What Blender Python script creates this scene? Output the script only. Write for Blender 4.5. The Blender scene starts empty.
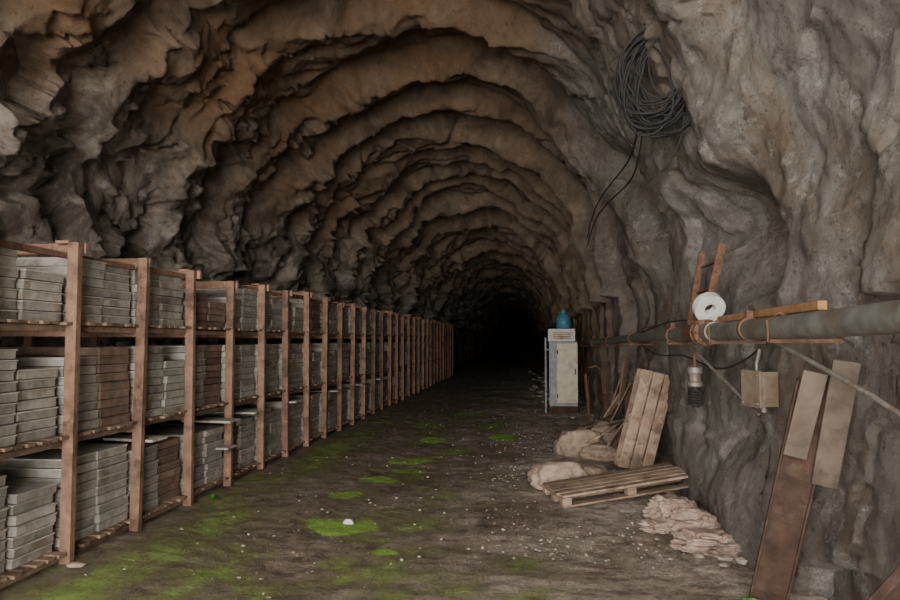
import bpy, math, random
import numpy as np
from mathutils import Vector, Matrix
random.seed(7)
rng = np.random.RandomState(11)
S = bpy.context.scene

# ------------------------------------------------------------------ noise
_perm = np.concatenate([rng.permutation(256)]*3)
_g = rng.normal(size=(256,3)); _g /= np.linalg.norm(_g,axis=1)[:,None]
def perlin(x,y,z):
    xi=np.floor(x).astype(int); yi=np.floor(y).astype(int); zi=np.floor(z).astype(int)
    xf=x-xi; yf=y-yi; zf=z-zi
    xi&=255; yi&=255; zi&=255
    u=xf**3*(xf*(xf*6-15)+10); v=yf**3*(yf*(yf*6-15)+10); w=zf**3*(zf*(zf*6-15)+10)
    def gr(a,b,c):
        h=_perm[_perm[_perm[(xi+a)&255]+((yi+b)&255)]+((zi+c)&255)]
        g=_g[h]
        return g[...,0]*(xf-a)+g[...,1]*(yf-b)+g[...,2]*(zf-c)
    def L(a,b,t): return a+(b-a)*t
    return 1.6*L(L(L(gr(0,0,0),gr(1,0,0),u),L(gr(0,1,0),gr(1,1,0),u),v),
             L(L(gr(0,0,1),gr(1,0,1),u),L(gr(0,1,1),gr(1,1,1),u),v),w)
def fbm(x,y,z,o=4,lac=2.1,g=.5):
    s=0;a=1
    for i in range(o):
        s=s+a*perlin(x+17.3*i,y-9.1*i,z+4.7*i); x=x*lac;y=y*lac;z=z*lac;a*=g
    return s
def ridged(x,y,z,o=4,g=.5):
    s=0;a=1
    for i in range(o):
        s=s+a*(1-2*np.abs(perlin(x+31*i,y+5*i,z-13*i))); x=x*2.1;y=y*2.1;z=z*2.1;a*=g
    return s
def sstep(a,b,x):
    t=np.clip((x-a)/(b-a),0,1); return t*t*(3-2*t)
def cells(x,y,z,seed=0):
    """faceted (voronoi-plane) field: each cell is a tilted plane -> broken rock faces"""
    xi=np.floor(x).astype(int); yi=np.floor(y).astype(int); zi=np.floor(z).astype(int)
    best=np.full(x.shape,1e9); out=np.zeros(x.shape)
    for a in (-1,0,1):
        for b in (-1,0,1):
            for c in (-1,0,1):
                cx,cy,cz=xi+a,yi+b,zi+c
                h=_perm[_perm[_perm[(cx+seed)&255]+(cy&255)]+(cz&255)]
                o=_g[h]*.45; g=_g[(h+91)&255]
                dx=x-(cx+.5+o[...,0]); dy=y-(cy+.5+o[...,1]); dz=z-(cz+.5+o[...,2])
                dd=dx*dx+dy*dy+dz*dz
                m=dd<best
                val=g[...,0]*dx+g[...,1]*dy+g[...,2]*dz+.35*_g[(h+17)&255][...,0]
                out=np.where(m,val,out); best=np.where(m,dd,best)
    return out

# ------------------------------------------------------------------ materials
class NT:
    def __init__(s,name):
        s.m=bpy.data.materials.new(name); s.m.use_nodes=True
        s.t=s.m.node_tree; s.b=s.t.nodes['Principled BSDF']
    def n(s,k,**kw):
        x=s.t.nodes.new(k)
        for a,b in kw.items(): setattr(x,a,b)
        return x
    def l(s,a,b): s.t.links.new(a,b)
    def noise(s,vec,scale,detail=6,rough=.6,dist=0):
        x=s.n('ShaderNodeTexNoise'); x.inputs['Scale'].default_value=scale
        x.inputs['Detail'].default_value=detail; x.inputs['Roughness'].default_value=rough
        x.inputs['Distortion'].default_value=dist
        if vec is not None: s.l(vec,x.inputs['Vector'])
        return x.outputs['Fac']
    def rng(s,v,a,b,c=0,d=1):
        x=s.n('ShaderNodeMapRange'); x.inputs[1].default_value=a;x.inputs[2].default_value=b
        x.inputs[3].default_value=c;x.inputs[4].default_value=d
        s.l(v,x.inputs[0]); return x.outputs[0]
    def math(s,op,a,b):
        x=s.n('ShaderNodeMath',operation=op)
        for i,v in enumerate((a,b)):
            if isinstance(v,(int,float)): x.inputs[i].default_value=v
            else: s.l(v,x.inputs[i])
        return x.outputs[0]
    def mix(s,f,a,b,mode='MIX'):
        x=s.n('ShaderNodeMix',data_type='RGBA',blend_type=mode)
        if isinstance(f,(int,float)): x.inputs[0].default_value=f
        else: s.l(f,x.inputs[0])
        for i,v in ((6,a),(7,b)):
            if isinstance(v,tuple): x.inputs[i].default_value=(*v,1)
            else: s.l(v,x.inputs[i])
        return x.outputs[2]
    def bump(s,h,st,dist,prev=None):
        x=s.n('ShaderNodeBump')
        if isinstance(st,(int,float)): x.inputs['Strength'].default_value=st
        else: s.l(st,x.inputs['Strength'])
        x.inputs['Distance'].default_value=dist
        s.l(h,x.inputs['Height'])
        if prev is not None: s.l(prev,x.inputs['Normal'])
        return x.outputs['Normal']

def simple(name,c1,c2,scale=6,rough=.8,metal=0,bump=.3,bd=.01,island=.0,stretch=(1,1,1),c3=None):
    k=NT(name); tc=k.n('ShaderNodeTexCoord'); mp=k.n('ShaderNodeMapping')
    mp.inputs['Scale'].default_value=stretch; k.l(tc.outputs['Object'],mp.inputs[0])
    v=mp.outputs[0]
    f=k.rng(k.noise(v,scale,8,.65,.3),.35,.65)
    c=k.mix(f,c1,c2)
    if c3:
        c=k.mix(k.rng(k.noise(v,scale*.45,6,.7),.52,.64),c,c3)
    if island:
        g=k.n('ShaderNodeNewGeometry')
        vv=k.rng(g.outputs['Random Per Island'],0,1,1-island,1+island)
        cc=k.n('ShaderNodeVectorMath',operation='SCALE'); k.l(c,cc.inputs[0]); k.l(vv,cc.inputs['Scale']); c=cc.outputs[0]
    k.l(c,k.b.inputs['Base Color'])
    k.b.inputs['Roughness'].default_value=rough; k.b.inputs['Metallic'].default_value=metal
    k.b.inputs['Specular IOR Level'].default_value=.3
    if bump: k.l(k.bump(k.noise(v,scale*4,8,.7),bump,bd),k.b.inputs['Normal'])
    return k.m

def rock_mat():
    k=NT('tunnel_rock'); g=k.n('ShaderNodeNewGeometry'); p=g.outputs['Position']
    sx=k.n('ShaderNodeSeparateXYZ'); k.l(p,sx.inputs[0])
    n1=k.noise(p,.55,5,.6,.4); n2=k.noise(p,2.2,8,.7,.5); n3=k.noise(p,9,8,.7)
    brown=k.mix(k.rng(n2,.36,.64),(.055,.038,.026),(.175,.124,.084))
    orange=k.mix(k.rng(n3,.3,.7),(.095,.050,.024),(.19,.105,.049))
    om=k.math('MULTIPLY',k.rng(n1,.44,.62),k.rng(sx.outputs[2],2.6,4.2))
    om=k.math('MULTIPLY',om,k.rng(sx.outputs[0],1.2,-1.5,.15,.8))
    c=k.mix(om,brown,orange)
    c=k.mix(k.rng(sx.outputs[1],10,26,0,.85),c,k.mix(k.rng(n2,.35,.65),(.19,.135,.092),(.44,.33,.23)))  # rock colour lightened with depth, standing in for light reaching deep inside
    grey=k.mix(k.rng(n2,.40,.60),(.070,.058,.047),(.31,.275,.23))
    lz=k.math('MULTIPLY',k.rng(k.math('ADD',sx.outputs[2],k.rng(n1,0,1,-1.6,1.6)),4.0,2.6),k.rng(sx.outputs[0],-2.2,-3.2))
    lz=k.math('MULTIPLY',lz,k.rng(n3,.35,.6,.35,1))
    c=k.mix(lz,c,grey)
    pl=k.mix(k.rng(n2,.35,.65),(.120,.104,.087),(.245,.222,.192))
    pl=k.mix(k.rng(k.noise(p,.9,8,.72,.6),.49,.64,0,.85),pl,(.130,.092,.064))
    pl=k.mix(k.rng(k.noise(p,1.7,10,.9,.3),.54,.62,0,.7),pl,(.36,.35,.33))
    pl=k.mix(k.rng(k.noise(p,2.6,10,.88,.2),.46,.38,0,.8),pl,(.060,.048,.038))
    rm=k.math('MULTIPLY',k.rng(k.math('ADD',sx.outputs[0],k.rng(n1,0,1,-1.2,1.2)),.2,.9),k.rng(sx.outputs[1],14,9))
    c=k.mix(rm,c,pl)
    c=k.mix(k.rng(k.noise(p,26,6,.75),.43,.33,0,.8),c,(.035,.027,.02))
    k.l(c,k.b.inputs['Base Color']); k.b.inputs['Roughness'].default_value=.88
    k.b.inputs['Specular IOR Level'].default_value=.22
    b=k.bump(k.noise(p,6,12,.78,0),.75,.075)
    b=k.bump(k.noise(p,34,7,.8),.8,.016,b)
    k.l(b,k.b.inputs['Normal'])
    return k.m
ROCK=rock_mat()

def floor_mat():
    k=NT('dirt_and_moss'); g=k.n('ShaderNodeNewGeometry'); p=g.outputs['Position']
    sx=k.n('ShaderNodeSeparateXYZ'); k.l(p,sx.inputs[0])
    n1=k.noise(p,.9,6,.65,.4); n2=k.noise(p,5,9,.8); n3=k.noise(p,30,6,.75)
    c=k.mix(k.rng(n2,.40,.60),(.075,.054,.039),(.30,.222,.165))
    pale=k.math('MULTIPLY',k.rng(n1,.36,.54),k.rng(sx.outputs[0],-1.4,.2,.15,1))
    c=k.mix(pale,c,k.mix(k.rng(n2,.41,.59),(.20,.155,.12),(.62,.51,.42)))
    c=k.mix(k.rng(n3,.57,.68,0,.7),c,(.50,.43,.36))
    c=k.mix(k.rng(n3,.44,.33,0,.8),c,(.035,.026,.019))
    at=k.n('ShaderNodeAttribute'); at.attribute_name='moss'
    mv=k.math('ADD',at.outputs['Fac'],k.rng(n2,.25,.75,-.50,.50))
    mv=k.math('ADD',mv,k.rng(n3,.25,.75,-.40,.40))
    mc=k.mix(k.rng(mv,.55,1.30),(.160,.148,.055),(.34,.62,.07))
    mc=k.mix(k.rng(n3,.35,.6,.0,.55),mc,(.090,.080,.038))
    c=k.mix(k.rng(mv,.16,.64,0,.88),c,mc)
    k.l(c,k.b.inputs['Base Color'])
    k.l(k.rng(n1,.35,.6,.5,.95),k.b.inputs['Roughness'])
    k.b.inputs['Specular IOR Level'].default_value=.35
    b=k.bump(k.noise(p,9,9,.75),.9,.05); b=k.bump(n3,.9,.018,b)
    k.l(b,k.b.inputs['Normal'])
    return k.m
FLOOR=floor_mat()

WOOD=simple('rack_timber',(.17,.095,.060),(.32,.190,.125),9,.85,0,.4,.006,.35,(1,1,1),c3=(.10,.06,.04))
SHELFW=simple('shelf_slat_wood',(.14,.09,.06),(.29,.20,.14),9,.85,0,.3,.005,.35)
TRAY=simple('tray_grey_wood',(.24,.222,.185),(.42,.395,.34),7,.9,0,.4,.006,.22,c3=(.20,.16,.12))
TRAYL=simple('tray_lid_wood',(.31,.285,.245),(.48,.455,.395),9,.9,0,.3,.004,.25)
TRAYB=simple('tray_brown_wood',(.14,.09,.065),(.25,.175,.13),8,.9,0,.4,.006,.3)
PALW=simple('pallet_wood',(.20,.13,.09),(.35,.255,.18),8,.85,0,.4,.005,.3,c3=(.12,.085,.062))
DARKW=simple('weathered_board',(.10,.065,.045),(.22,.15,.10),8,.85,0,.4,.005,.3)
RUSTB=simple('rusty_steel',(.030,.017,.012),(.070,.040,.027),9,.9,.0,.4,.004,.1,c3=(.085,.058,.043))
PALE=simple('pale_plywood',(.070,.052,.039),(.130,.100,.077),6,.85,0,.3,.004,0,c3=(.055,.04,.03))
ORW=simple('orange_timber',(.24,.12,.045),(.36,.20,.09),9,.75,0,.3,.004,.1,c3=(.14,.08,.05))
PIPE=simple('pipe_steel',(.095,.094,.080),(.21,.205,.175),8,.5,.2,.35,.006,0,c3=(.14,.10,.07))
RUST=simple('rust',(.075,.036,.020),(.16,.085,.050),22,.9,.0,.5,.004,0,c3=(.055,.032,.022))
GALV=simple('galvanised_steel',(.18,.165,.14),(.29,.265,.23),14,.55,.4,.2,.002,0,c3=(.18,.11,.07))
WHITE=simple('white_plastic',(.42,.40,.37),(.60,.58,.54),12,.6,0,.1,.002)
CREAM=simple('cream_paint',(.145,.112,.075),(.21,.17,.118),8,.6,0,.2,.002,0,c3=(.13,.085,.055))
CREAM2=simple('cream_cabinet_paint',(.42,.36,.27),(.54,.48,.37),8,.6,0,.2,.002,0,c3=(.32,.23,.15))
GREYP=simple('grey_paint',(.18,.20,.20),(.30,.31,.30),8,.6,0,.2,.002,0)
TEAL=simple('teal_plastic',(.03,.12,.18),(.06,.21,.28),12,.5,0,.2,.004)
BLACK=simple('black_rubber',(.012,.011,.010),(.030,.026,.023),20,.8,0,.2,.002)
SACK=simple('woven_sack',(.25,.175,.125),(.41,.31,.235),10,.8,0,.5,.008,0,c3=(.17,.12,.085))
CLOTH=simple('dirty_cloth',(.22,.145,.11),(.42,.32,.26),7,.9,0,.4,.006,0,c3=(.11,.075,.055))
STONE=simple('stone',(.13,.105,.082),(.34,.29,.235),14,.9,0,.5,.006,.4)
FARDARK=simple('far_darkness',(.012,.010,.008),(.03,.024,.018),2,.95,0,.5,.05)  # near-black colour painting the unlit far end of the tunnel
LEAF=simple('leaf_green',(.04,.14,.015),(.09,.26,.03),12,.6,0,0)

# ------------------------------------------------------------------ mesh builder
class MB:
    def __init__(s): s.v=[];s.f=[];s.m=[]
    def add(s,v,f,m=0):
        o=len(s.v); s.v+= [tuple(q) for q in v]; s.f+=[tuple(i+o for i in q) for q in f]; s.m+=[m]*len(f)
    def box(s,c,sz,R=None,m=0,jit=0,taper=1):
        vs=[]
        for x in (-.5,.5):
            for y in (-.5,.5):
                for z in (-.5,.5):
                    t=taper if z>0 else 1
                    q=Vector((x*sz[0]*t+random.uniform(-jit,jit),y*sz[1]*t+random.uniform(-jit,jit),z*sz[2]+random.uniform(-jit,jit)))
                    if R is not None: q=R@q
                    vs.append(q+Vector(c))
        s.add(vs,[(0,1,3,2),(4,6,7,5),(0,4,5,1),(2,3,7,6),(0,2,6,4),(1,5,7,3)],m)
    def beam(s,a,b,w,t,side=(1,0,0),m=0,jit=0):
        a=Vector(a);b=Vector(b); z=(b-a).normalized(); x=Vector(side); x=(x-z*x.dot(z)).normalized(); y=z.cross(x)
        R=Matrix((x,y,z)).transposed()
        s.box((a+b)/2,(w,t,(b-a).length),R,m,jit)
    def tube(s,pts,r,n=12,m=0,cap=True,rs=None):
        pts=[Vector(p) for p in pts]; base=len(pts); vs=[]
        for i,p in enumerate(pts):
            d=(pts[min(i+1,base-1)]-pts[max(i-1,0)]).normalized()
            up=Vector((0,0,1)) if abs(d.z)<.9 else Vector((1,0,0))
            x=d.cross(up).normalized(); y=d.cross(x)
            rr=rs[i] if rs else r
            for j in range(n):
                a=2*math.pi*j/n; vs.append(p+x*rr*math.cos(a)+y*rr*math.sin(a))
        fs=[]
        for i in range(base-1):
            for j in range(n):
                fs.append((i*n+j,i*n+(j+1)%n,(i+1)*n+(j+1)%n,(i+1)*n+j))
        if cap: fs.append(tuple(range(n))[::-1]); fs.append(tuple((base-1)*n+j for j in range(n)))
        s.add(vs,fs,m)
    def obj(s,name,mats,bevel=0,smooth=False,parent=None):
        me=bpy.data.meshes.new(name); me.from_pydata(s.v,[],s.f)
        for q in mats: me.materials.append(q)
        me.polygons.foreach_set('material_index',s.m)
        if smooth: me.polygons.foreach_set('use_smooth',[True]*len(s.f))
        me.update()
        o=bpy.data.objects.new(name,me); S.collection.objects.link(o)
        if bevel:
            b=o.modifiers.new('bevel','BEVEL'); b.width=bevel; b.segments=1; b.limit_method='ANGLE'
        if parent: o.parent=parent
        return o
def autosmooth(o,ang=40):
    me=o.data
    me.polygons.foreach_set('use_smooth',[True]*len(me.polygons))
    try: me.set_sharp_from_angle(angle=math.radians(ang))
    except Exception: pass

# ------------------------------------------------------------------ tunnel shell
XC,HW,SPR,CR=-1.45,3.10,2.2,5.65
Y0,Y1=-4.5,88.0
def section(n):
    pts=[]
    for t in np.linspace(-.15,SPR,70)[:-1]: pts.append((XC-HW,t,1,0,0))
    for a in np.linspace(math.pi,0,280):
        ca,sa=math.cos(a),math.sin(a)
        x=XC+HW*ca; z=SPR+(CR-SPR)*sa
        g=Vector((ca/HW,sa/(CR-SPR))).normalized()
        r=0 if a>math.pi*.78 else (2 if a<math.pi*.22 else 1)
        pts.append((x,z,-g.x,-g.y,r))
    for t in np.linspace(SPR,-.15,70)[1:]: pts.append((XC+HW,t,-1,0,2))
    return np.array(pts)
sec=section(0)
ys=[Y0]
while ys[-1]<Y1:
    y=ys[-1]
    st=.09 if y<2 else (.032 if y<14 else .032*(y/14)**1.2)
    ys.append(y+st)
ys=np.array(ys); NY=len(ys); NS=len(sec)
BX=np.repeat(sec[None,:,0],NY,0); BZ=np.repeat(sec[None,:,1],NY,0)
NX=np.repeat(sec[None,:,2],NY,0); NZ=np.repeat(sec[None,:,3],NY,0)
BY=np.repeat(ys[:,None],NS,1)
right=sstep(-.2,.9,BX)*(1-sstep(9.8,11.2,BY))
wx=fbm(BX*.35,BY*.35,BZ*.35,3); wy=fbm(BX*.45+40,BY*.45,BZ*.45,3)
wl=perlin(BX*1.1+5,BY*1.1,BZ*1.1)
jx=.22*fbm(BX*2+3,BY*2,BZ*2,3); jy=.22*fbm(BX*2+33,BY*2,BZ*2,3)
def saw(v,s):
    ci=np.floor(v); fr=v-ci
    return np.where(fr<s,sstep(0,s,fr),1-(fr-s)/(1-s)),ci
leftw=sstep(-2.2,-3.8,BX)
nearl=1-.40*leftw*(1-sstep(9,15,BY))
yw=(BY+.60*wx+.18*wl+.22*jy)/1.55
sw,ci=saw(yw,.13)
rand=perlin(ci*1.37+.5,ci*.71+.2,BX*.25+BZ*.2)
d=(.50+.32*rand)*sw*nearl
yw2=(BY+.7*wy+.2*wl+.2*jx)/.66
s2,c2=saw(yw2,.25)
d=d+.11*s2*sstep(-.35,.35,perlin(BX*.6,BY*.6+20,BZ*.6)+.1)*nearl
d=d+.24*fbm(BX*.5+3,BY*.42,BZ*.5,2)
d=d+(.04+.08*leftw)*ridged(BX*.8+wx*.5,BY*.8,BZ*.8+wy*.5,2)
c1=cells((BX+jx)*1.05,(BY+jy+.5*BZ)*.95,(BZ-.35*BY)*1.25)
c3=cells((BX+jx)*2.6+9,(BY+jy+.5*BZ)*2.4,(BZ-.35*BY)*3.0,5)
d=d+(.04+.22*leftw)*c1+(.035+.075*leftw)*c3
d=d+.028*fbm(BX*3.4,BY*3.4,BZ*3.4,5,g=.60)
d=d-.06
dr=.02+.16*fbm(BX*.45+8,BY*.45,BZ*.45,3)+.026*fbm(BX*3.0,BY*3.0,BZ*3.0,5,g=.64)
dr=dr+.12*cells((BX+jx)*.9+4,(BY+jy)*.9,(BZ+jx)*.75,9)+.025*cells((BX+jx)*3.1+4,(BY+jy)*3.1,(BZ+jx)*3.1,13)
dr=dr+.42*np.exp(-((BY-9.3-.35*wx-.30*(BZ-2))/.45)**2)*sstep(1.9,2.8,BZ)
dr=dr+.24*sstep(4.3,4.8,BY+.4*wy)*(1-sstep(6.6,7.0,BY+.3*wl))*sstep(2.5,2.9,BZ+.3*wl)*(1-sstep(4.6,5.2,BZ))
dr=dr-.50*np.exp(-((BY-5.4-.3*wy-.3*(BZ-2.2))/.45)**2)*sstep(1.7,2.0,BZ+.2*wl)*(1-sstep(2.3,2.9,BZ))
dr=dr+.26*np.exp(-((BY-7.1-.3*wx-.15*(BZ-2))/.65)**2)*(1-sstep(3.6,4.8,BZ))
dr=dr-.30*np.exp(-((BY-8.6-.3*wx-.1*BZ)/.40)**2)*(1-sstep(3.2,4.2,BZ))
dr=dr+.26*np.exp(-((BY-5.5)/.8)**2)*(1-sstep(.25,.95,BZ))*(BX>0)
d=d*(1-right)+dr*right
d=d-.05
PX=BX+NX*d; PZ=BZ+NZ*d
low=(BX>1.2)&(BY<10)&(BZ<2.4)
ruf=.030*fbm(BX*0+3,BY*2.4,BZ*2.4,5,g=.62)+.03*cells(BX*0+.5,(BY+jy)*1.6,(BZ+jx)*1.6,3)
lim=np.where(BZ<.75,1.44,1.585-.09*np.exp(-((BY-7.1)/.8)**2))+ruf
PX=np.where(low,np.maximum(PX,lim),PX)
lefl=(BX<-4)&(BZ<2.25)
PX=np.where(lefl,np.minimum(PX,-4.22),PX)
low2=(BX>1.2)&(BY>=10)&(BZ<2.2)
PX=np.where(low2,np.maximum(PX,1.46+ruf),PX)
P=np.stack([PX,BY,PZ],-1)
def grid_obj(name,P,mat,attr=None,flip=False):
    a,b,_=P.shape
    me=bpy.data.meshes.new(name)
    idx=np.arange(a*b).reshape(a,b)
    f=np.stack([idx[:-1,:-1],idx[:-1,1:],idx[1:,1:],idx[1:,:-1]],-1).reshape(-1,4)
    if flip: f=f[:,::-1]
    nf=len(f)
    me.vertices.add(a*b); me.vertices.foreach_set('co',P.reshape(-1).astype(np.float32))
    me.loops.add(nf*4); me.loops.foreach_set('vertex_index',f.reshape(-1).astype(np.int32))
    me.polygons.add(nf); me.polygons.foreach_set('loop_start',np.arange(0,nf*4,4,dtype=np.int32))
    me.polygons.foreach_set('loop_total',np.full(nf,4,dtype=np.int32))
    me.polygons.foreach_set('use_smooth',np.ones(nf,dtype=bool))
    me.materials.append(mat); me.update(calc_edges=True); me.validate()
    if attr is not None:
        at=me.attributes.new('moss','FLOAT','POINT'); at.data.foreach_set('value',attr.reshape(-1).astype(np.float32))
    o=bpy.data.objects.new(name,me); S.collection.objects.link(o); return o
reg=sec[:,4]
iL=np.where(reg==0)[0]; iC=np.where(reg==1)[0]; iR=np.where(reg==2)[0]
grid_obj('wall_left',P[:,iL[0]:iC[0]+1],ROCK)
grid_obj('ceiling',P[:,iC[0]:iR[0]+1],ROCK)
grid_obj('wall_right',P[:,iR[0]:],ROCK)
mb=MB(); mb.box((XC,Y1-.3,2.7),(8.5,.4,7.2)); mb.obj('wall_back',[FARDARK])  # end cap; darkness of the deep tunnel is put into its colour

# ------------------------------------------------------------------ floor
fx=np.arange(-5.3,2.45,.04)
FX,FY=np.meshgrid(fx,ys); Z0=FX*0
FZ=.026*fbm(FX*.8,FY*.8,Z0,4)+.010*ridged(FX*4,FY*4,Z0,3)-.012
FZ=FZ+.10*sstep(.9,1.7,FX)*(.5+.5*perlin(FX*1.5,FY*1.5,Z0+3))*sstep(4.2,6,FY)
FZ=FZ-.03*np.exp(-((FX+1.5)/.7)**2)
FZ=np.minimum(FZ,.13)
moss=np.zeros_like(FX)
def patch(x,y,rx,ry,s):
    global moss
    wob=1+.45*perlin(FX*3+x,FY*3+y,Z0+1)+.2*perlin(FX*9+x,FY*9+y,Z0+1)
    r=np.sqrt(((FX-x)/rx)**2+((FY-y)/ry)**2)/wob
    moss=np.maximum(moss,s*(1-sstep(.55,1.2,r)))
for a in [(-1.52,5.72,.33,.32,2.2),(-1.40,10.8,.32,.30,1.7),(-.36,10.9,.24,.45,1.6),(-1.45,8.75,.36,.30,1.3),
          (-1.70,6.85,.22,.24,1.35),(-1.62,7.65,.30,.20,1.3),(-1.02,5.05,.13,.10,1.3),(-1.35,8.2,.3,.2,.9),(-1.0,9.6,.3,.35,.9),
          (-.6,12.3,.35,.5,.95),(-1.7,12.4,.4,.5,.95),(-1.2,14.4,.5,.7,.85),(-1.25,5.35,.25,.15,.6),(-1.15,6.1,.3,.25,.6),
          (-.95,7.2,.2,.25,.6),(-.3,9.2,.2,.3,.5),(-2.1,9.6,.3,.5,.6)]:
    patch(*a)
str_=np.exp(-((FX+2.65+.3*perlin(FY*.5,Z0,Z0+2))/.55)**2)*(.62+.50*fbm(FX*1.3,FY*1.3,Z0+5,3))*(1-sstep(9,20,FY)*.6)
mid=np.exp(-((FX+1.1)/1.3)**2)*(.33+.55*fbm(FX*1.6+9,FY*1.6,Z0,3))*(1-sstep(12,24,FY)*.6)
nearm=(1-sstep(4.7,6.0,FY))*(1-sstep(-.1,1.0,FX))*(.42+.55*fbm(FX*2.2,FY*2.2,Z0+7,3))
moss=np.maximum(moss,np.maximum(str_,np.maximum(mid,nearm)))
grid_obj('floor',np.stack([FX,FY,FZ],-1),FLOOR,moss,flip=True)

# ------------------------------------------------------------------ storage rack
XF=-3.12; SP=.87; YP0=4.50-2*SP; NB=32
T0,T1,T2,TOP=.09,.86,1.63,2.13
mb=MB()
for k in range(NB):
    y=YP0+SP*k
    lean=random.uniform(-.03,.03); j=random.uniform(-.03,.03)
    h=TOP+random.uniform(-.03,.06)
    mb.beam((XF+.035,y+j,-.02),(XF+.035+random.uniform(-.015,.015),y+j+lean,h),.078,.055,m=0)
    mb.beam((XF-.92,y+j,-.02),(XF-.92,y+j,h-.02),.07,.05,m=0)
    mb.box((XF-.44,y+.045+j,h-.035),(1.06,.035,.075),None,0,.003)
    for z in (T1-.075,T2-.075): mb.box((XF-.44,y+.04,z),(.98,.03,.06),None,0)
    if k%2==0: mb.box((XF-.05,y+.05,h+.005),(.10,.14,.022),None,0)
for z in (T0,T1,T2):
    for k in range(NB-1):
        y=YP0+SP*k
        sag=random.uniform(-.008,.008)
        mb.box((XF-.012,y+SP/2,z-.055+sag),(.022,SP-.05,.04),None,1,.003)
        mb.box((XF-.85,y+SP/2,z-.055),(.03,SP,.05),None,1)
        n=8
        for i in range(n):
            yy=y+.04+(i+.5)*(SP-.06)/n
            mb.box((XF-.45,yy,z-.017+random.uniform(-.003,.003)),(.98+random.uniform(-.03,.05),.072,.022),None,1,.002)
for k in range(0,NB-1):
    y=YP0+SP*k
    if k!=4: mb.box((XF-.045,y+SP/2,TOP-.035+random.uniform(-.012,.012)),(.025,SP,.045),None,0,.004)
mb.obj('wooden_storage_rack',[WOOD,SHELFW],bevel=.003)

mb=MB()
def stack(y,z,n,w,m,x0):
    lean=random.uniform(-.012,.012); dx=random.uniform(-.014,.008)
    for i in range(n):
        h=.066; zz=z+i*h
        xx=x0+dx+random.uniform(-.015,.010)
        yy=y+lean*i*.5+random.uniform(-.005,.005)
        ln=.86; a=random.uniform(-.012,.012)
        R=Matrix.Rotation(a,3,'Z')
        mb.box((xx-ln/2,yy,zz+.026),(ln,w-.010,.049),R,m,.0015)
        mb.box((xx-ln/2+.003,yy,zz+.0565),(ln+.006,w,.010),R,1 if m==0 else 2,.001)
for k in range(NB-1):
    y=YP0+SP*k+.03
    for ti,z in enumerate((T0,T1,T2)):
        n0=(9,9,7)[ti]
        for c in range(2):
            w=.388+random.uniform(-.012,.006)
            yy=y+.212+c*.403
            n=n0-(random.random()<.25)-(random.random()<.12)*2
            if k==1 and c==1 and ti<2: n=n0-2
            br=random.random()
            m=2 if br<.08 else 0
            if k in (1,2) and ti==2: m=0
            if ti==2 and k==4: m=2; n=5 if c==0 else 4
            if ti==1 and k==2 and c==1: m=2;n=9
            if ti==1 and k==2 and c==0: m=0
            if ti==0 and k==3 and c==1: m=2
            if ti==0 and k in (3,4,5) : n=8
            if ti==2 and random.random()<.05 and k>5: continue
            stack(yy,z-.005,n,w,m,XF-.005-random.uniform(0,.04))
mb.obj('core_sample_trays',[TRAY,TRAYL,TRAYB],bevel=0)

def loose(name,c,sz,R,mat):
    b=MB(); b.box((0,0,0),sz,None,0,.003); o=b.obj(name,[mat],bevel=.003)
    o.location=c; o.rotation_euler=R; return o
for (x,y,z,sx,sy) in [(-3.20,5.52,.69,.44,.22),(-3.16,6.85,.69,.50,.30),(-3.20,7.6,.70,.48,.26),(-3.18,9.0,.69,.44,.26),
                      (-3.18,11.0,.69,.46,.30),(-3.16,12.6,.69,.46,.3),(-3.18,14.5,.69,.46,.35),(-3.22,7.0,.40,.44,.25)]:
    loose('loose_board',(x,y,z),(sx,sy,.02),(0,random.uniform(-.02,.04),random.uniform(-.15,.15)),TRAY)

# ------------------------------------------------------------------ pipe along the right wall
def pz(y): return 1.582-.0105*(y-2.6)
mb=MB()
mb.tube([(1.30,y,pz(y)+.006*math.sin(y*1.3)) for y in np.linspace(.2,5.25,26)],.060,28,0)
mb.tube([(1.30,y,pz(y)+.005*math.sin(y)) for y in np.linspace(5.3,17.2,50)],.050,24,0)
for y in (5.22,5.34): mb.tube([(1.30,y-.018,pz(y)),(1.30,y+.018,pz(y))],.095,26,1)
mb.tube([(1.30,5.0,pz(5)),(1.30,5.18,pz(5.1))],.070,24,2)
mb.tube([(1.30,5.38,pz(5.4)),(1.30,5.75,pz(5.5))],.066,24,1)
for j in range(8):
    a=j*math.pi/4
    mb.tube([(1.30+.078*math.cos(a),5.17,pz(5.2)+.078*math.sin(a)),(1.30+.078*math.cos(a),5.40,pz(5.2)+.078*math.sin(a))],.011,6,1)
for y in (4.25,6.4,8.7,11.1,13.6,16.1):
    mb.tube([(1.30,y-.022,pz(y)),(1.30,y+.022,pz(y))],.068,24,1)
    mb.box((1.30,y,pz(y)+.082),(.035,.03,.05),None,1)
o=mb.obj('wall_pipe',[PIPE,RUST,GALV]); autosmooth(o)
mb=MB()
for y in (1.5,3.75,4.9,6.3,8.6,11.0,13.5,16.0):
    mb.box((1.42,y,pz(y)-.075),(.36,.04,.018),None,0)
    mb.tube([(1.24,y+.0,pz(y)-.08),(1.235,y,pz(y)+.03),(1.30,y,pz(y)+.070),(1.365,y,pz(y)+.03),(1.36,y,pz(y)-.08)],.006,8,0)
mb.obj('pipe_bracket',[RUST])

mb=MB()
mb.beam((1.43,3.55,1.668),(1.43,6.15,1.64),.045,.045,m=0)
mb.obj('timber_batten',[ORW],bevel=.003)

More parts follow.
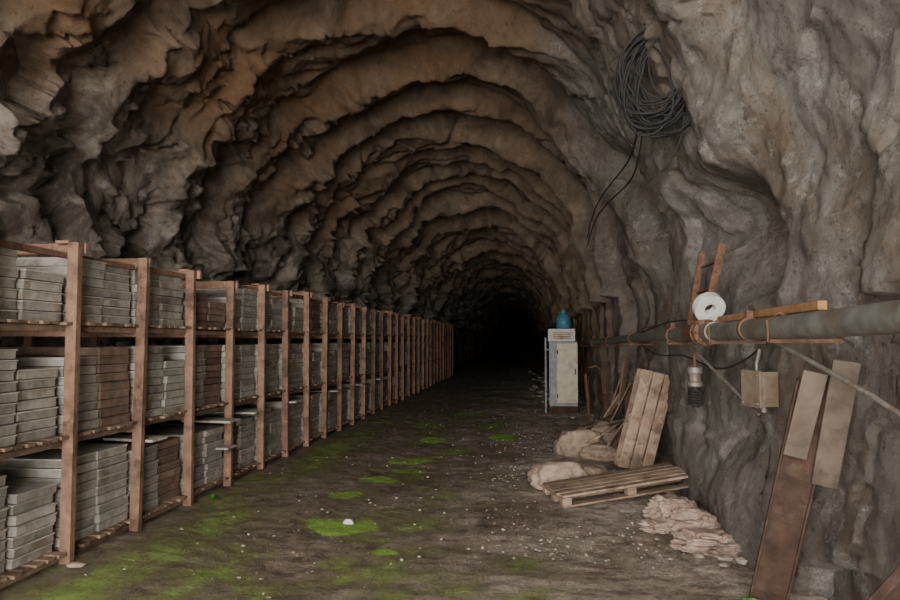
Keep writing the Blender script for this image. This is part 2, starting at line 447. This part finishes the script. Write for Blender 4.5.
mb=MB(); n=36; vs=[];fs=[]
for j in range(n):
    a=2*math.pi*j/n
    for (r,t) in ((.040,-.035),(.112,-.035),(.112,.035),(.040,.035)): vs.append((r*math.cos(a),t,r*math.sin(a)))
for j in range(n):
    for q_ in range(4):
        fs.append((j*4+q_,((j+1)%n)*4+q_,((j+1)%n)*4+(q_+1)%4,j*4+(q_+1)%4))
mb.add(vs,fs,0)
o=mb.obj('tape_roll',[WHITE],bevel=.004); autosmooth(o); o.location=(1.345,5.32,1.74); o.rotation_euler=(.55,0,.15)

mb=MB()
mb.beam((1.38,6.1,1.62),(1.46,5.95,2.22),.05,.018,(1,0,0),0)
mb.beam((1.42,5.72,1.66),(1.53,5.60,2.25),.06,.018,(1,0,0),1)
for t in (.15,.45,.8):
    mb.beam((1.40+.08*t,6.08-.15*t,1.62+.60*t),(1.42+.1*t,5.70-.12*t,1.64+.60*t),.03,.015,(1,0,0),0)
mb.obj('rusty_angle_frame',[RUST,RUST],bevel=.002)

mb=MB(); mb.tube([(1.38,4.05,1.49),(1.48,3.2,1.26),(1.54,2.4,1.02)],.012,10,0); autosmooth(mb.obj('diagonal_strut',[GALV]))
mb=MB(); mb.tube([(1.34,5.95,1.46),(1.41,5.4,1.26),(1.50,4.75,1.02)],.011,10,0); autosmooth(mb.obj('diagonal_strut',[GALV]))

mb=MB()
mb.box((0,0,0),(.12,.20,.22),None,0); mb.box((-.066,0,0),(.014,.215,.235),None,0)
mb.box((0,-.104,0),(.09,.01,.16),None,0)
for a in (-.08,.08):
    for b in (-.09,.09): mb.tube([(-.07,a,b),(-.08,a,b)],.008,8,1)
mb.tube([(0,-.03,-.11),(0,-.03,-.15)],.018,12,1); mb.tube([(0,.04,.11),(.0,.04,.16),(.03,.05,.25)],.012,10,1)
o=mb.obj('junction_box',[CREAM,GALV],bevel=.006); o.location=(1.50,4.70,1.19); o.rotation_euler=(0,0,.25)

mb=MB()
mb.tube([(0,0,.24),(0,0,.10)],.012,8,0)
pr=[(.10,.03),(.09,.055),(.05,.06),(.03,.045),(-.02,.045),(-.03,.06),(-.06,.06),(-.07,.04)]
mb.tube([(0,0,z) for z,r in pr],.05,20,1,rs=[r for z,r in pr])
cp=[(.052*math.cos(a),.052*math.sin(a),-.08-.022*a/(2*math.pi)) for a in np.linspace(0,2*math.pi*6,120)]
mb.tube(cp,.0085,8,2)
mb.tube([(0,0,-.07),(0,0,-.23)],.03,12,2)
o=mb.obj('coil_insulator',[RUST,GALV,BLACK]); autosmooth(o); o.location=(1.36,5.85,1.19)

def cable(name,paths,r,mat):
    cu=bpy.data.curves.new(name,'CURVE'); cu.dimensions='3D'; cu.bevel_depth=r; cu.bevel_resolution=2
    for pts,cyc in paths:
        sp=cu.splines.new('NURBS'); sp.points.add(len(pts)-1)
        for i,p in enumerate(pts): sp.points[i].co=(*p,1)
        sp.use_cyclic_u=cyc; sp.order_u=4
        if not cyc: sp.use_endpoint_u=True
    cu.materials.append(mat)
    o=bpy.data.objects.new(name,cu); S.collection.objects.link(o); return o
paths=[]; u=Vector((.86,-.50,0)); cx=Vector((1.06,5.45,3.46))
nn=Vector((.5,.86,0))
for i in range(30):
    r1=random.uniform(.17,.36); r2=random.uniform(.24,.42); off=random.uniform(-.09,.09)
    cc=cx+Vector((0,0,.41-r2*random.uniform(.92,1.20)))+u*random.uniform(-.10,.07)
    rot=random.uniform(-.5,.5); tilt=random.uniform(-.25,.25); tx=random.uniform(-.3,.3)
    pts=[]
    for j in range(16):
        a=2*math.pi*j/16
        ca,sa=math.cos(a),math.sin(a)
        x=r1*np.sign(ca)*abs(ca)**.85*(1+random.uniform(-.07,.07)); z=r2*np.sign(sa)*abs(sa)**.9*(1+random.uniform(-.07,.07))
        x2=x*math.cos(rot)-z*math.sin(rot); z2=x*math.sin(rot)+z*math.cos(rot)
        if x2>.27: x2=.27+.3*(x2-.27)
        if z2>.36: z2=.36+.4*(z2-.36)
        pts.append(cc+u*float(x2)+Vector((0,0,float(z2)))+nn*float(off+tilt*z+tx*x))
    paths.append((pts,True))
paths.append(([(.92,5.6,3.3),(.90,5.7,3.1),(.98,6.6,3.15),(1.02,8.2,3.35),(1.02,10,3.45),(1.10,12.5,3.4),(1.25,15,3.1),(1.35,17,2.9)],False))
paths.append(([(.95,5.55,3.3),(.93,5.7,3.0),(1.0,6.4,2.95),(1.04,8.0,3.15),(1.03,10,3.3),(1.10,12.5,3.25),(1.25,15,3.0),(1.35,17,2.85)],False))
paths.append(([(1.20,5.4,3.3),(1.24,5.35,3.1),(1.16,5.5,2.9),(1.08,5.6,2.82)],False))
paths.append(([(1.4,5.45,3.87),(1.15,5.47,3.86),(1.0,5.5,3.86)],False))
cable('cable_coil',paths,.0080,BLACK)
cable('power_cable',[([(1.5,4.75,1.43),(1.46,5.1,1.30),(1.42,5.6,1.25),(1.38,6.4,1.42),(1.38,7.5,1.30),(1.5,9,1.40)],False),
                     ([(1.45,5.6,1.6),(1.38,6.8,1.78),(1.40,8.0,1.60),(1.4,9.5,1.55)],False)],.007,BLACK)

# ------------------------------------------------------------------ planks leaning at near right
mb=MB()
a=Vector((1.30,4.10,0.0)); b=Vector((1.48,3.76,1.30))
mb.beam(a,b,.18,.012,(1,-.35,0),0)
mb.beam(a+Vector((-.085,.03,0)),b+Vector((-.085,.03,0)),.012,.06,(1,-.35,0),0)
mb.beam(a+Vector((.085,-.03,0)),b+Vector((.085,-.03,0)),.012,.06,(1,-.35,0),0)
mb.obj('rusty_steel_channel',[RUSTB],bevel=.002)
mb=MB(); mb.beam((1.375,3.81,.90),(1.44,3.68,1.34),.11,.018,(1,-.35,0),0); mb.obj('plywood_offcut',[PALE],bevel=.002)
mb=MB(); mb.beam((1.51,3.80,.76),(1.555,3.60,1.40),.12,.035,(1,-.35,0),0); mb.obj('wooden_plank',[PALE],bevel=.003)
mb=MB(); mb.beam((1.24,3.30,-.02),(1.52,2.35,1.1),.26,.035,(1,.4,0),0); mb.obj('wooden_plank',[RUSTB],bevel=.003)
mb=MB(); mb.beam((1.36,4.35,-.02),(1.52,3.98,1.28),.10,.05,(1,-.35,0),0); mb.obj('wooden_plank',[DARKW],bevel=.003)

# ------------------------------------------------------------------ pallets
def pallet(name,L,W,org,ex,ey,nd=4):
    ex=Vector(ex).normalized(); ey=Vector(ey); ey=(ey-ex*ey.dot(ex)).normalized(); ez=ex.cross(ey)
    b=MB(); bw=W/nd
    for i in range(nd):
        b.box((L/2,(i+.5)*bw,.098),(L+random.uniform(-.02,.02),bw*.84,.02),None,0,.003)
    for x in (.04,L/2,L-.04): 
        b.box((x,W/2,.078),(.09,W,.02),None,0,.002)
        for y in (.05,W/2,W-.05): b.box((x,y,.044),(.085,.085,.048),None,0,.002)
    for y in (.05,W/2,W-.05): b.box((L/2,y,.011),(L,.085,.02),None,0,.002)
    o=b.obj(name,[PALW],bevel=.003)
    M=Matrix((ex,ey,ez)).transposed().to_4x4(); M.translation=Vector(org); o.matrix_world=M; return o
pallet('wooden_pallet',1.30,.62,(.33,6.30,.02),(1.22,.34,.15),(-.18,.55,.0),5)
pallet('wooden_pallet',1.10,.46,(1.38,8.30,.03),(.26,-.06,1.02),(-.40,-.17,.02),3)

# ------------------------------------------------------------------ sacks, cloth, stones
def blob(name,c,sz,seed,amp,mat,rot=0,flat=.25,fold=0,sub=5,ff=2.1,fo=3):
    import bmesh
    bm=bmesh.new(); bmesh.ops.create_icosphere(bm,subdivisions=sub,radius=1)
    V=np.array([v.co[:] for v in bm.verts]); x,y,z=V.T
    s=seed*7.7
    pw=.72
    X=np.sign(x)*np.abs(x)**pw; Y=np.sign(y)*np.abs(y)**pw; Z=z
    r=1+amp*fbm(x*1.3+s,y*1.3,z*1.3,3)
    if fold: r=r+fold*ridged(x*ff+s,y*ff,z*ff,fo)
    X=X*r*sz[0]/2; Y=Y*r*sz[1]/2; Z=Z*r*sz[2]/2
    Z=np.maximum(Z,-sz[2]*flat)+sz[2]*flat
    for i,v in enumerate(bm.verts): v.co=(X[i],Y[i],Z[i])
    me=bpy.data.meshes.new(name); bm.to_mesh(me); bm.free()
    me.materials.append(mat); me.polygons.foreach_set('use_smooth',[True]*len(me.polygons))
    o=bpy.data.objects.new(name,me); S.collection.objects.link(o); o.location=c; o.rotation_euler=(0,0,rot); return o
blob('sandbag',(.70,9.4,.0),(.62,.42,.42),1,.18,SACK,.3,.28,.03,5,1.3,2)
blob('sandbag',(.95,9.15,.0),(.5,.38,.22),2,.18,SACK,-.4,.28,.03,5,1.3,2)
blob('sandbag',(.34,7.30,.0),(.58,.42,.34),3,.18,SACK,.2,.28,.03,5,1.3,2)
blob('sandbag',(.64,7.6,.0),(.42,.4,.24),4,.18,SACK,-.5,.28,.03,5,1.3,2)
blob('sandbag',(1.05,9.9,.0),(.55,.4,.46),12,.16,SACK,-.5,.28,.03,5,1.3,2)
blob('crumpled_cloth',(1.18,5.92,.02),(.30,.30,.24),5,.35,CLOTH,.3,.22,.24,6,1.2,4)
blob('crumpled_cloth',(1.29,5.25,.01),(.34,.24,.13),6,.45,CLOTH,-.3,.22,.28,6,1.2,4)
blob('crumpled_cloth',(1.28,5.62,.02),(.24,.30,.20),9,.40,CLOTH,.9,.22,.26,6,1.2,4)
blob('crumpled_cloth',(1.05,5.76,.01),(.22,.20,.08),14,.40,CLOTH,.5,.22,.26,6,1.2,4)
blob('crumpled_paper',(-1.47,5.80,-.03),(.08,.07,.05),7,.3,WHITE,0,.3,.15,3)
blob('crumpled_paper',(-2.95,4.42,.01),(.10,.06,.03),8,.3,SACK,0,.3,.15,3)

mb=MB()
for a_,b_,w in [((.95,9.0,.05),(1.45,9.5,.62),.12),((1.0,9.7,.10),(1.5,10.4,.85),.14),((.85,8.9,.28),(1.4,9.9,.45),.16),
              ((1.2,8.9,.02),(1.50,9.3,.95),.10),((.9,9.9,.3),(1.35,9.2,.5),.13),((1.3,10.6,.0),(1.5,10.7,1.2),.12),
              ((1.1,10.8,.0),(1.48,11.1,.95),.15),((.75,9.6,.32),(1.3,10.5,.40),.14),((.9,10.4,.0),(1.45,10.9,.7),.12),
              ((1.25,9.6,.0),(1.5,9.9,1.05),.09)]:
    mb.beam(a_,b_,w,.022,(random.random(),1,0),random.choice([0,0,1]),.003)
mb.obj('scrap_timber_heap',[DARKW,PALW],bevel=.002)
mb=MB()
for o_ in (0,.28):
    P_=[(1.05,11.5+o_,.0),(1.0,11.5+o_,.55),(.97,11.5+o_,.95),(1.02,11.5+o_,1.05),(1.14,11.5+o_,1.08),(1.24,11.5+o_,1.0),(1.28,11.5+o_,.6),(1.33,11.5+o_,.0)]
    mb.tube(P_,.013,10,0)
mb.tube([(.97,11.5,.95),(.97,11.78,.95)],.012,8,0); mb.tube([(1.28,11.5,.6),(1.28,11.78,.6)],.012,8,0); mb.tube([(1.0,11.5,.5),(1.0,11.78,.5)],.012,8,0)
autosmooth(mb.obj('tubular_chair_frame',[RUST]))

mb=MB()
cx_,cy_=.78,14.9
mb.box((cx_,cy_,.07),(.60,.50,.14),None,2)
mb.box((cx_,cy_,.80),(.58,.48,1.32),None,1)
mb.box((cx_+.08,cy_-.25,.82),(.42,.03,1.22),None,0)
mb.box((cx_-.22,cy_-.25,.80),(.10,.03,1.25),None,1)
mb.box((cx_+.24,cy_-.275,.85),(.02,.03,.12),None,3)
for z in (.35,1.25): mb.box((cx_-.12,cy_-.27,z),(.02,.02,.09),None,3)
mb.box((cx_-.03,cy_,1.60),(.55,.46,.26),None,4)
mb.box((cx_-.03,cy_-.24,1.60),(.48,.02,.20),None,0)
for i in range(4): mb.box((cx_-.03,cy_-.252,1.54+i*.035),(.36,.008,.012),None,3)
mb.tube([(cx_-.36,cy_-.2,0),(cx_-.36,cy_-.2,1.55)],.022,10,1)
mb.tube([(cx_-.36,cy_-.2,1.3),(cx_-.25,cy_-.2,1.3)],.018,10,1)
mb.obj('electrical_cabinet',[CREAM2,GREYP,RUSTB,BLACK,WHITE],bevel=.006)
mb=MB()
pr=[(0,.13),(.02,.15),(.22,.15),(.27,.13),(.31,.06),(.36,.05),(.37,.055),(.39,.055)]
mb.tube([(0,0,z) for z,r in pr],.1,24,0,rs=[r for z,r in pr])
for z in (.08,.15): mb.tube([(0,0,z-.008),(0,0,z+.008)],.157,24,0)
o=mb.obj('water_jug',[TEAL]); autosmooth(o,50); o.location=(.80,14.9,1.73)

mb=MB()
ico=[(0,0,1)]+[(.894*math.cos(a),.894*math.sin(a),.447) for a in [i*1.2566 for i in range(5)]]+[(.894*math.cos(a+.628),.894*math.sin(a+.628),-.447) for a in [i*1.2566 for i in range(5)]]+[(0,0,-1)]
icf=[(0,i+1,(i+1)%5+1) for i in range(5)]+[(i+1,i+6,(i+1)%5+1) for i in range(5)]+[((i+1)%5+1,i+6,(i+1)%5+6) for i in range(5)]+[(11,(i+1)%5+6,i+6) for i in range(5)]
def stone(x,y,z,r):
    sc=(random.uniform(.7,1.3)*r,random.uniform(.7,1.3)*r,random.uniform(.4,.8)*r); a=random.uniform(0,6)
    vs=[]
    for p in ico:
        q=[p[i]*sc[i]*random.uniform(.75,1.2) for i in range(3)]
        vs.append((x+q[0]*math.cos(a)-q[1]*math.sin(a),y+q[0]*math.sin(a)+q[1]*math.cos(a),z+q[2]))
    mb.add(vs,icf,0)
for i in range(1700):
    y=3.2+12*random.random()**1.5; x=random.uniform(-2.9,1.4)
    if x<-.3 and random.random()<.7: x=random.uniform(-.4,1.4)
    stone(x,y,-.004,random.uniform(.005,.018))
for i in range(260):
    y=random.uniform(4.4,30); x=random.gauss(1.30,.22)
    if x>1.5 : x=1.3
    stone(x,y,.02,random.uniform(.02,.07))
for i in range(60):
    y=random.uniform(16,34); stone(random.uniform(.2,1.3),y,.02,random.uniform(.04,.13))
mb.obj('rubble_stones',[STONE])

mb=MB()
for i in range(22):
    a=random.uniform(0,6.28); l=random.uniform(.05,.12); h=random.uniform(.04,.12); w=.018
    dx,dy=math.cos(a),math.sin(a)
    p0=Vector((0,0,0)); p1=Vector((dx*l*.6,dy*l*.6,h)); p2=Vector((dx*l*1.2,dy*l*1.2,h*.75)); sd=Vector((-dy,dx,0))*w
    mb.add([p0,p1+sd,p1-sd,p2],[(0,1,2),(1,3,2)],0)
o=mb.obj('weed_plant',[LEAF]); o.location=(1.22,4.02,.0)
o2=mb.obj('weed_plant',[LEAF]); o2.location=(-2.93,6.4,.0); o2.scale=(.5,.5,.5)

# ------------------------------------------------------------------ light: daylight through the tunnel mouth
w=bpy.data.worlds.new('World'); S.world=w; w.use_nodes=True
bg=w.node_tree.nodes['Background']; bg.inputs[0].default_value=(1.0,.975,.94,1); bg.inputs[1].default_value=26.0
ld=bpy.data.lights.new('tunnel_mouth_portal','AREA'); ld.shape='RECTANGLE'; ld.size=6.8; ld.size_y=6.2
ld.cycles.is_portal=True
lo=bpy.data.objects.new('tunnel_mouth_portal',ld); S.collection.objects.link(lo)
lo.location=(XC,Y0-.05,2.9); lo.rotation_euler=(math.radians(90),0,0)

cam=bpy.data.cameras.new('camera'); cam.lens=28; cam.sensor_width=36; cam.clip_start=.05; cam.clip_end=300
co=bpy.data.objects.new('camera',cam); S.collection.objects.link(co)
co.location=(0,0,1.5); co.rotation_euler=(math.radians(90+3.27),0,math.radians(6.12))
S.camera=co
